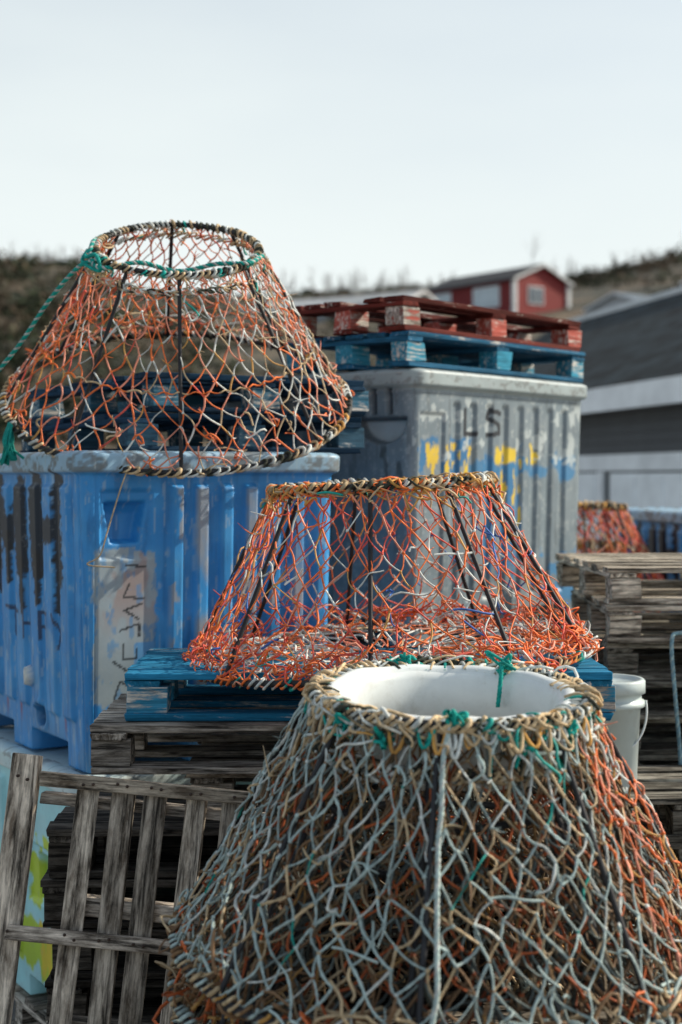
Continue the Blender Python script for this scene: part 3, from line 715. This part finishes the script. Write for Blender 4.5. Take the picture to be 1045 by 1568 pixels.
for k in range(3000):
    y=rng.uniform(60,165) if k<1800 else rng.uniform(146,166); px=rng.uniform(-300,1400) if k%3 else rng.uniform(-60,350); x=(px-522)/2178*y
    if 5<x<24 and 88<y<128: continue
    r_=rng.uniform(.35,1.1)*(1 if y<148 else 1.05)
    if px<180: r_*=1.5
    elif px>860: r_*=1.5
    cs.append(np.array([x,y,float(terr(np.array([x]),np.array([y]))[0])])); rs.append(r_)
    cl.append(random.choice([(.03,.045,.02),(.045,.055,.022),(.08,.06,.035),(.11,.075,.045),(.025,.035,.018)]))
scatter_leaves('shrubs',cs,rs,cl,46,.22)
g=Geo()
for k in range(110):
    px=rng.choice([rng.uniform(400,700),rng.uniform(780,1060),rng.uniform(-50,150)]); y=rng.uniform(140,160); x=(px-522)/2178*y
    base=np.array([x,y,float(terr(np.array([x]),np.array([y]))[0])]); h=rng.uniform(1.0,2.6)
    if k==0: base=np.array([20.,148,float(terr(np.array([20.]),np.array([148.]))[0])]); h=5.5
    top=base+[rng.normal(0,.2),0,h]; g.curve(smooth_path([base,(base+top)/2+rng.normal(0,.05,3),top],6),np.linspace(.05,.012,6),(.09,.075,.06),5)
    nb=14; s=np.linspace(0,1,4)[None,:,None]; st=base+(top-base)*rng.uniform(.25,.95,(nb,1)); d=rng.normal(0,1,(nb,3)); d[:,2]=np.abs(d[:,2])+.6; d/=np.linalg.norm(d,axis=1,keepdims=True)
    g.tubes(st[:,None]+d[:,None]*s*h*.32+np.array([0,0,.1])*s**2,np.linspace(.02,.006,4)[None]*np.ones((nb,1)),(.10,.08,.065),4)
g.obj('bare_saplings',M_leaf)

# ------------------------------------------------------------------ houses
def quadbox(x0,x1,y0,y1,z0,z1):
    V=[(x,y,z) for x in (x0,x1) for y in (y0,y1) for z in (z0,z1)]
    return V,[[0,1,3,2],[4,6,7,5],[0,4,5,1],[2,3,7,6],[0,2,6,4],[1,5,7,3]]
def pbox(parent,name,dims,col,mat=M_paint):
    V,F=quadbox(*dims); return mesh_obj(name,V,F,np.tile(col,(8,1)),mat,False,parent)
M_glass=mat_attr('window_glass',.15,1,.9,1.1,0,10,.6)
M_roof=mat_attr('roof_shingle',.85,14,.55,1.35,.5,30,.2,bdist=.02)
def house(name,M,W,L,hw,hr,wall,roof,trim,wins=()):
    e=empty(name,M)
    V=[(0,0,-4),(W,0,-4),(W,0,hw),(W/2,0,hw+hr),(0,0,hw),(0,L,-4),(W,L,-4),(W,L,hw),(W/2,L,hw+hr),(0,L,hw)]
    F=[[0,1,2,3,4],[5,9,8,7,6],[0,4,9,5],[1,6,7,2]]
    mesh_obj('walls',V,F,np.tile(wall,(10,1)),M_paint,False,e)
    o=.35; sl=hr/(W/2); th=.16
    V=[];F=[]
    for sgn in (0,1):
        xe=-o if sgn==0 else W+o; ze=hw-o*sl
        b0=len(V); V+=[(xe,-o,ze),(W/2,-o,hw+hr),(W/2,L+o,hw+hr),(xe,L+o,ze),(xe,-o,ze+th),(W/2,-o,hw+hr+th),(W/2,L+o,hw+hr+th),(xe,L+o,ze+th)]
        F+=[[b0+i for i in f] for f in ([0,1,2,3],[4,7,6,5],[0,4,5,1],[3,2,6,7],[0,3,7,4])]
    mesh_obj('roof',V,F,np.tile(roof,(len(V),1)),M_roof,False,e)
    for sgn in (0,1):
        xe=-o if sgn==0 else W+o; ze=hw-o*sl
        V=[(xe,-o-.03,ze-.05),(W/2,-o-.03,hw+hr-.05),(W/2,-o-.03,hw+hr+.15),(xe,-o-.03,ze+.15)]; mesh_obj('barge_board',V,[[0,1,2,3]],np.tile(trim,(4,1)),M_paint,False,e)
    for i,(x,y) in enumerate(((0,0),(W,0),(0,L))): pbox(e,'corner_trim_%d'%i,(x-.16,x+.16,y-.16,y+.16,-4,hw-.05),trim)
    for (side,u,z,w,h) in wins:
        if side=='g': pbox(e,'window_frame',(u,u+w,-.06,.02,z,z+h),trim); pbox(e,'window_pane',(u+.1,u+w-.1,-.075,0,z+.1,z+h-.1),(.10,.13,.16),M_glass); pbox(e,'window_bar',(u+w/2-.03,u+w/2+.03,-.09,0,z+.1,z+h-.1),trim)
        else: pbox(e,'window_frame',(-.06,.02,u,u+w,z,z+h),trim); pbox(e,'window_pane',(-.075,0,u+.1,u+w-.1,z+.1,z+h-.1),(.60,.66,.68),M_glass)
    return e
house('red_house',TM(13.4,110,14.6,38),6.0,10.5,2.75,1.25,(.24,.026,.024),(.05,.05,.055),(.75,.76,.75),[('g',1.5,.9,1.7,1.4),('s',1.6,.7,3.0,1.7),('s',7.2,.7,2.6,1.7)])
house('hillside_house',TM(-1.0,118,14.0,62),7,9,2.0,1.2,(.55,.56,.55),(.42,.44,.45),(.7,.7,.7),[('s',2,.5,1.2,1.1)])
house('hillside_house.001',TM(4.4,104,12.8,55),5.5,8,2.0,1.0,(.35,.35,.34),(.38,.40,.41),(.7,.7,.7),[('s',2,.5,1.2,1.1)])
house('hillside_house.002',TM(18.2,104,12.4,-50),5.0,7,1.8,.9,(.6,.6,.6),(.16,.20,.24),(.7,.7,.7),[('g',1.5,.5,1.2,1.1)])
house('hillside_house.003',TM(24.2,100,13.6,-20),6,7,2.0,1.0,(.72,.72,.70),(.18,.18,.18),(.75,.75,.75),[('g',1.5,.5,1.2,1.1)])

# near building with dark roof
e=empty('garage_building',Matrix.Translation((4.75,14.4,0))@Matrix.Rotation(R(102.3),4,'Z'))
Lw=16.0
pbox(e,'walls',(-3,Lw,-7,0,0,3.0),(.10,.105,.11))
b2=Geo()
for k in range(22):
    z0=.02+k*.135
    V,F=quadbox(-3,Lw,.004,.022,z0,z0+.128); V=np.array(V); V[[1,3,5,7],1]-=np.array([0,.012,0,.012]); b2.add(V,np.array(F),(.085,.09,.095))
b2.obj('clapboard_siding',M_paint,e,False)
hr=2.1; rn=3.5
V=[(-3.3,.35,3.02),(Lw+.3,.35,3.02),(Lw+.3,-rn,3.02+hr),(-3.3,-rn,3.02+hr),(-3.3,-7.35,3.02),(Lw+.3,-7.35,3.02)]
V2=[(x,y,z+.12) for x,y,z in V]
mesh_obj('roof',V+V2,[[0,1,2,3],[3,2,5,4],[6,9,8,7],[9,10,11,8],[0,3,9,6],[3,4,10,9],[1,7,8,2],[2,8,11,5]],np.tile((.022,.028,.032),(12,1)),M_roof,False,e)
g=Geo()
for k in range(24):
    tt=k/24; y=.36-tt*(rn+.35); z=3.145+tt*hr
    nseg=60; xs_=np.linspace(-3.3,Lw+.3,nseg+1)
    for i in range(nseg):
        V,F=quadbox(xs_[i]+.004,xs_[i+1]-.004,y-.17,y,z,z+.02); V=np.array(V); V[:,2]+= (y-V[:,1])*hr/(rn+.35); g.add(V,np.array(F),np.array((.018,.026,.030))*rng.uniform(.35,1.9))
g.obj('shingle_courses',M_roof,e,False)
pbox(e,'fascia',(-3.35,Lw+.35,.36,.40,2.86,3.17),(.90,.92,.92)); pbox(e,'soffit',(-3.3,Lw+.3,.03,.355,2.90,2.94),(.6,.62,.62))
pbox(e,'ridge_cap',(-3.35,Lw+.35,-rn-.12,-rn+.12,3.12+hr,3.22+hr),(.72,.74,.74))
pbox(e,'door_header',(-2.6,Lw-.2,.024,.07,2.08,2.30),(.90,.92,.92))
for i,u in enumerate((-2.4,1.5,5.4,9.3)):
    pbox(e,'garage_door_%d'%i,(u,u+3.5,.024,.045,.0,2.05),(.90,.93,.93))
    for r_ in range(4):
        for c_ in range(4): pbox(e,'door_panel',(u+.12+c_*.85,u+.80+c_*.85,.044,.058,.10+r_*.5,.50+r_*.5),(.90,.93,.93))
    pbox(e,'door_jamb_%d'%i,(u-.22,u-.02,.024,.075,0,2.07),(.9,.92,.92))

# ------------------------------------------------------------------ light, world, camera
az,el=R(72),R(34)
S=Vector((math.sin(az)*math.cos(el),math.cos(az)*math.cos(el),math.sin(el)))
w=bpy.data.worlds.new('World'); scene.world=w; w.use_nodes=True; t=w.node_tree; bg=t.nodes['Background']
sky=N(t,'ShaderNodeTexSky',sky_type='NISHITA'); sky.sun_disc=False; sky.sun_elevation=el; sky.sun_rotation=az; sky.air_density=1.0; sky.dust_density=2.5; sky.ozone_density=1.5
# bright haze: thick near the horizon ahead and sunward, thinned overhead and behind the camera to cut frontal fill
tc=N(t,'ShaderNodeTexCoord'); sp=N(t,'ShaderNodeSeparateXYZ'); t.links.new(tc.outputs['Generated'],sp.inputs[0])
mr=N(t,'ShaderNodeMapRange'); mr.inputs[1].default_value=.08; mr.inputs[2].default_value=.5; mr.inputs[3].default_value=.94; mr.inputs[4].default_value=.50; t.links.new(sp.outputs[2],mr.inputs[0])
mp=N(t,'ShaderNodeMapping'); mp.inputs['Scale'].default_value=(1,1,3.5); t.links.new(tc.outputs['Generated'],mp.inputs[0])
cn=noise(t,mp.outputs[0],1.6,5,.5); c2=N(t,'ShaderNodeMapRange'); c2.inputs[1].default_value=.3; c2.inputs[2].default_value=.7; c2.inputs[3].default_value=-.10; c2.inputs[4].default_value=.12; t.links.new(cn.outputs[0],c2.inputs[0])
ad=N(t,'ShaderNodeMath',operation='ADD',use_clamp=True); t.links.new(mr.outputs[0],ad.inputs[0]); t.links.new(c2.outputs[0],ad.inputs[1])
dt=N(t,'ShaderNodeVectorMath',operation='DOT_PRODUCT'); t.links.new(tc.outputs['Generated'],dt.inputs[0]); dt.inputs[1].default_value=(.5,.866,0)
m3=N(t,'ShaderNodeMapRange',interpolation_type='SMOOTHSTEP'); m3.inputs[1].default_value=-.7; m3.inputs[2].default_value=.6; m3.inputs[3].default_value=.38; m3.inputs[4].default_value=1.0; t.links.new(dt.outputs['Value'],m3.inputs[0])
fm=N(t,'ShaderNodeMath',operation='MULTIPLY',use_clamp=True); t.links.new(ad.outputs[0],fm.inputs[0]); t.links.new(m3.outputs[0],fm.inputs[1])
mx=N(t,'ShaderNodeMix',data_type='RGBA'); t.links.new(fm.outputs[0],mx.inputs[0]); t.links.new(sky.outputs[0],mx.inputs[6]); mx.inputs[7].default_value=(6.3,6.8,6.75,1)
t.links.new(mx.outputs[2],bg.inputs[0]); bg.inputs[1].default_value=.142
L=bpy.data.lights.new('sun','SUN'); L.energy=5.0; L.angle=R(.5); L.color=(1,.91,.77); lo=bpy.data.objects.new('sun',L); scene.collection.objects.link(lo); lo.rotation_euler=S.to_track_quat('Z','Y').to_euler()
cam=bpy.data.cameras.new('camera'); co=bpy.data.objects.new('camera',cam); scene.collection.objects.link(co); scene.camera=co
co.location=(0,0,2.0); co.rotation_euler=(R(90),0,0)
cam.sensor_fit='VERTICAL'; cam.sensor_height=36; cam.sensor_width=24; cam.lens=50; cam.shift_y=-.0344; cam.clip_end=4000; cam.clip_start=.05
cam.dof.use_dof=True; cam.dof.focus_distance=4.0; cam.dof.aperture_fstop=2.2
scene.view_settings.view_transform='Standard'; scene.view_settings.look='None'; scene.view_settings.exposure=0
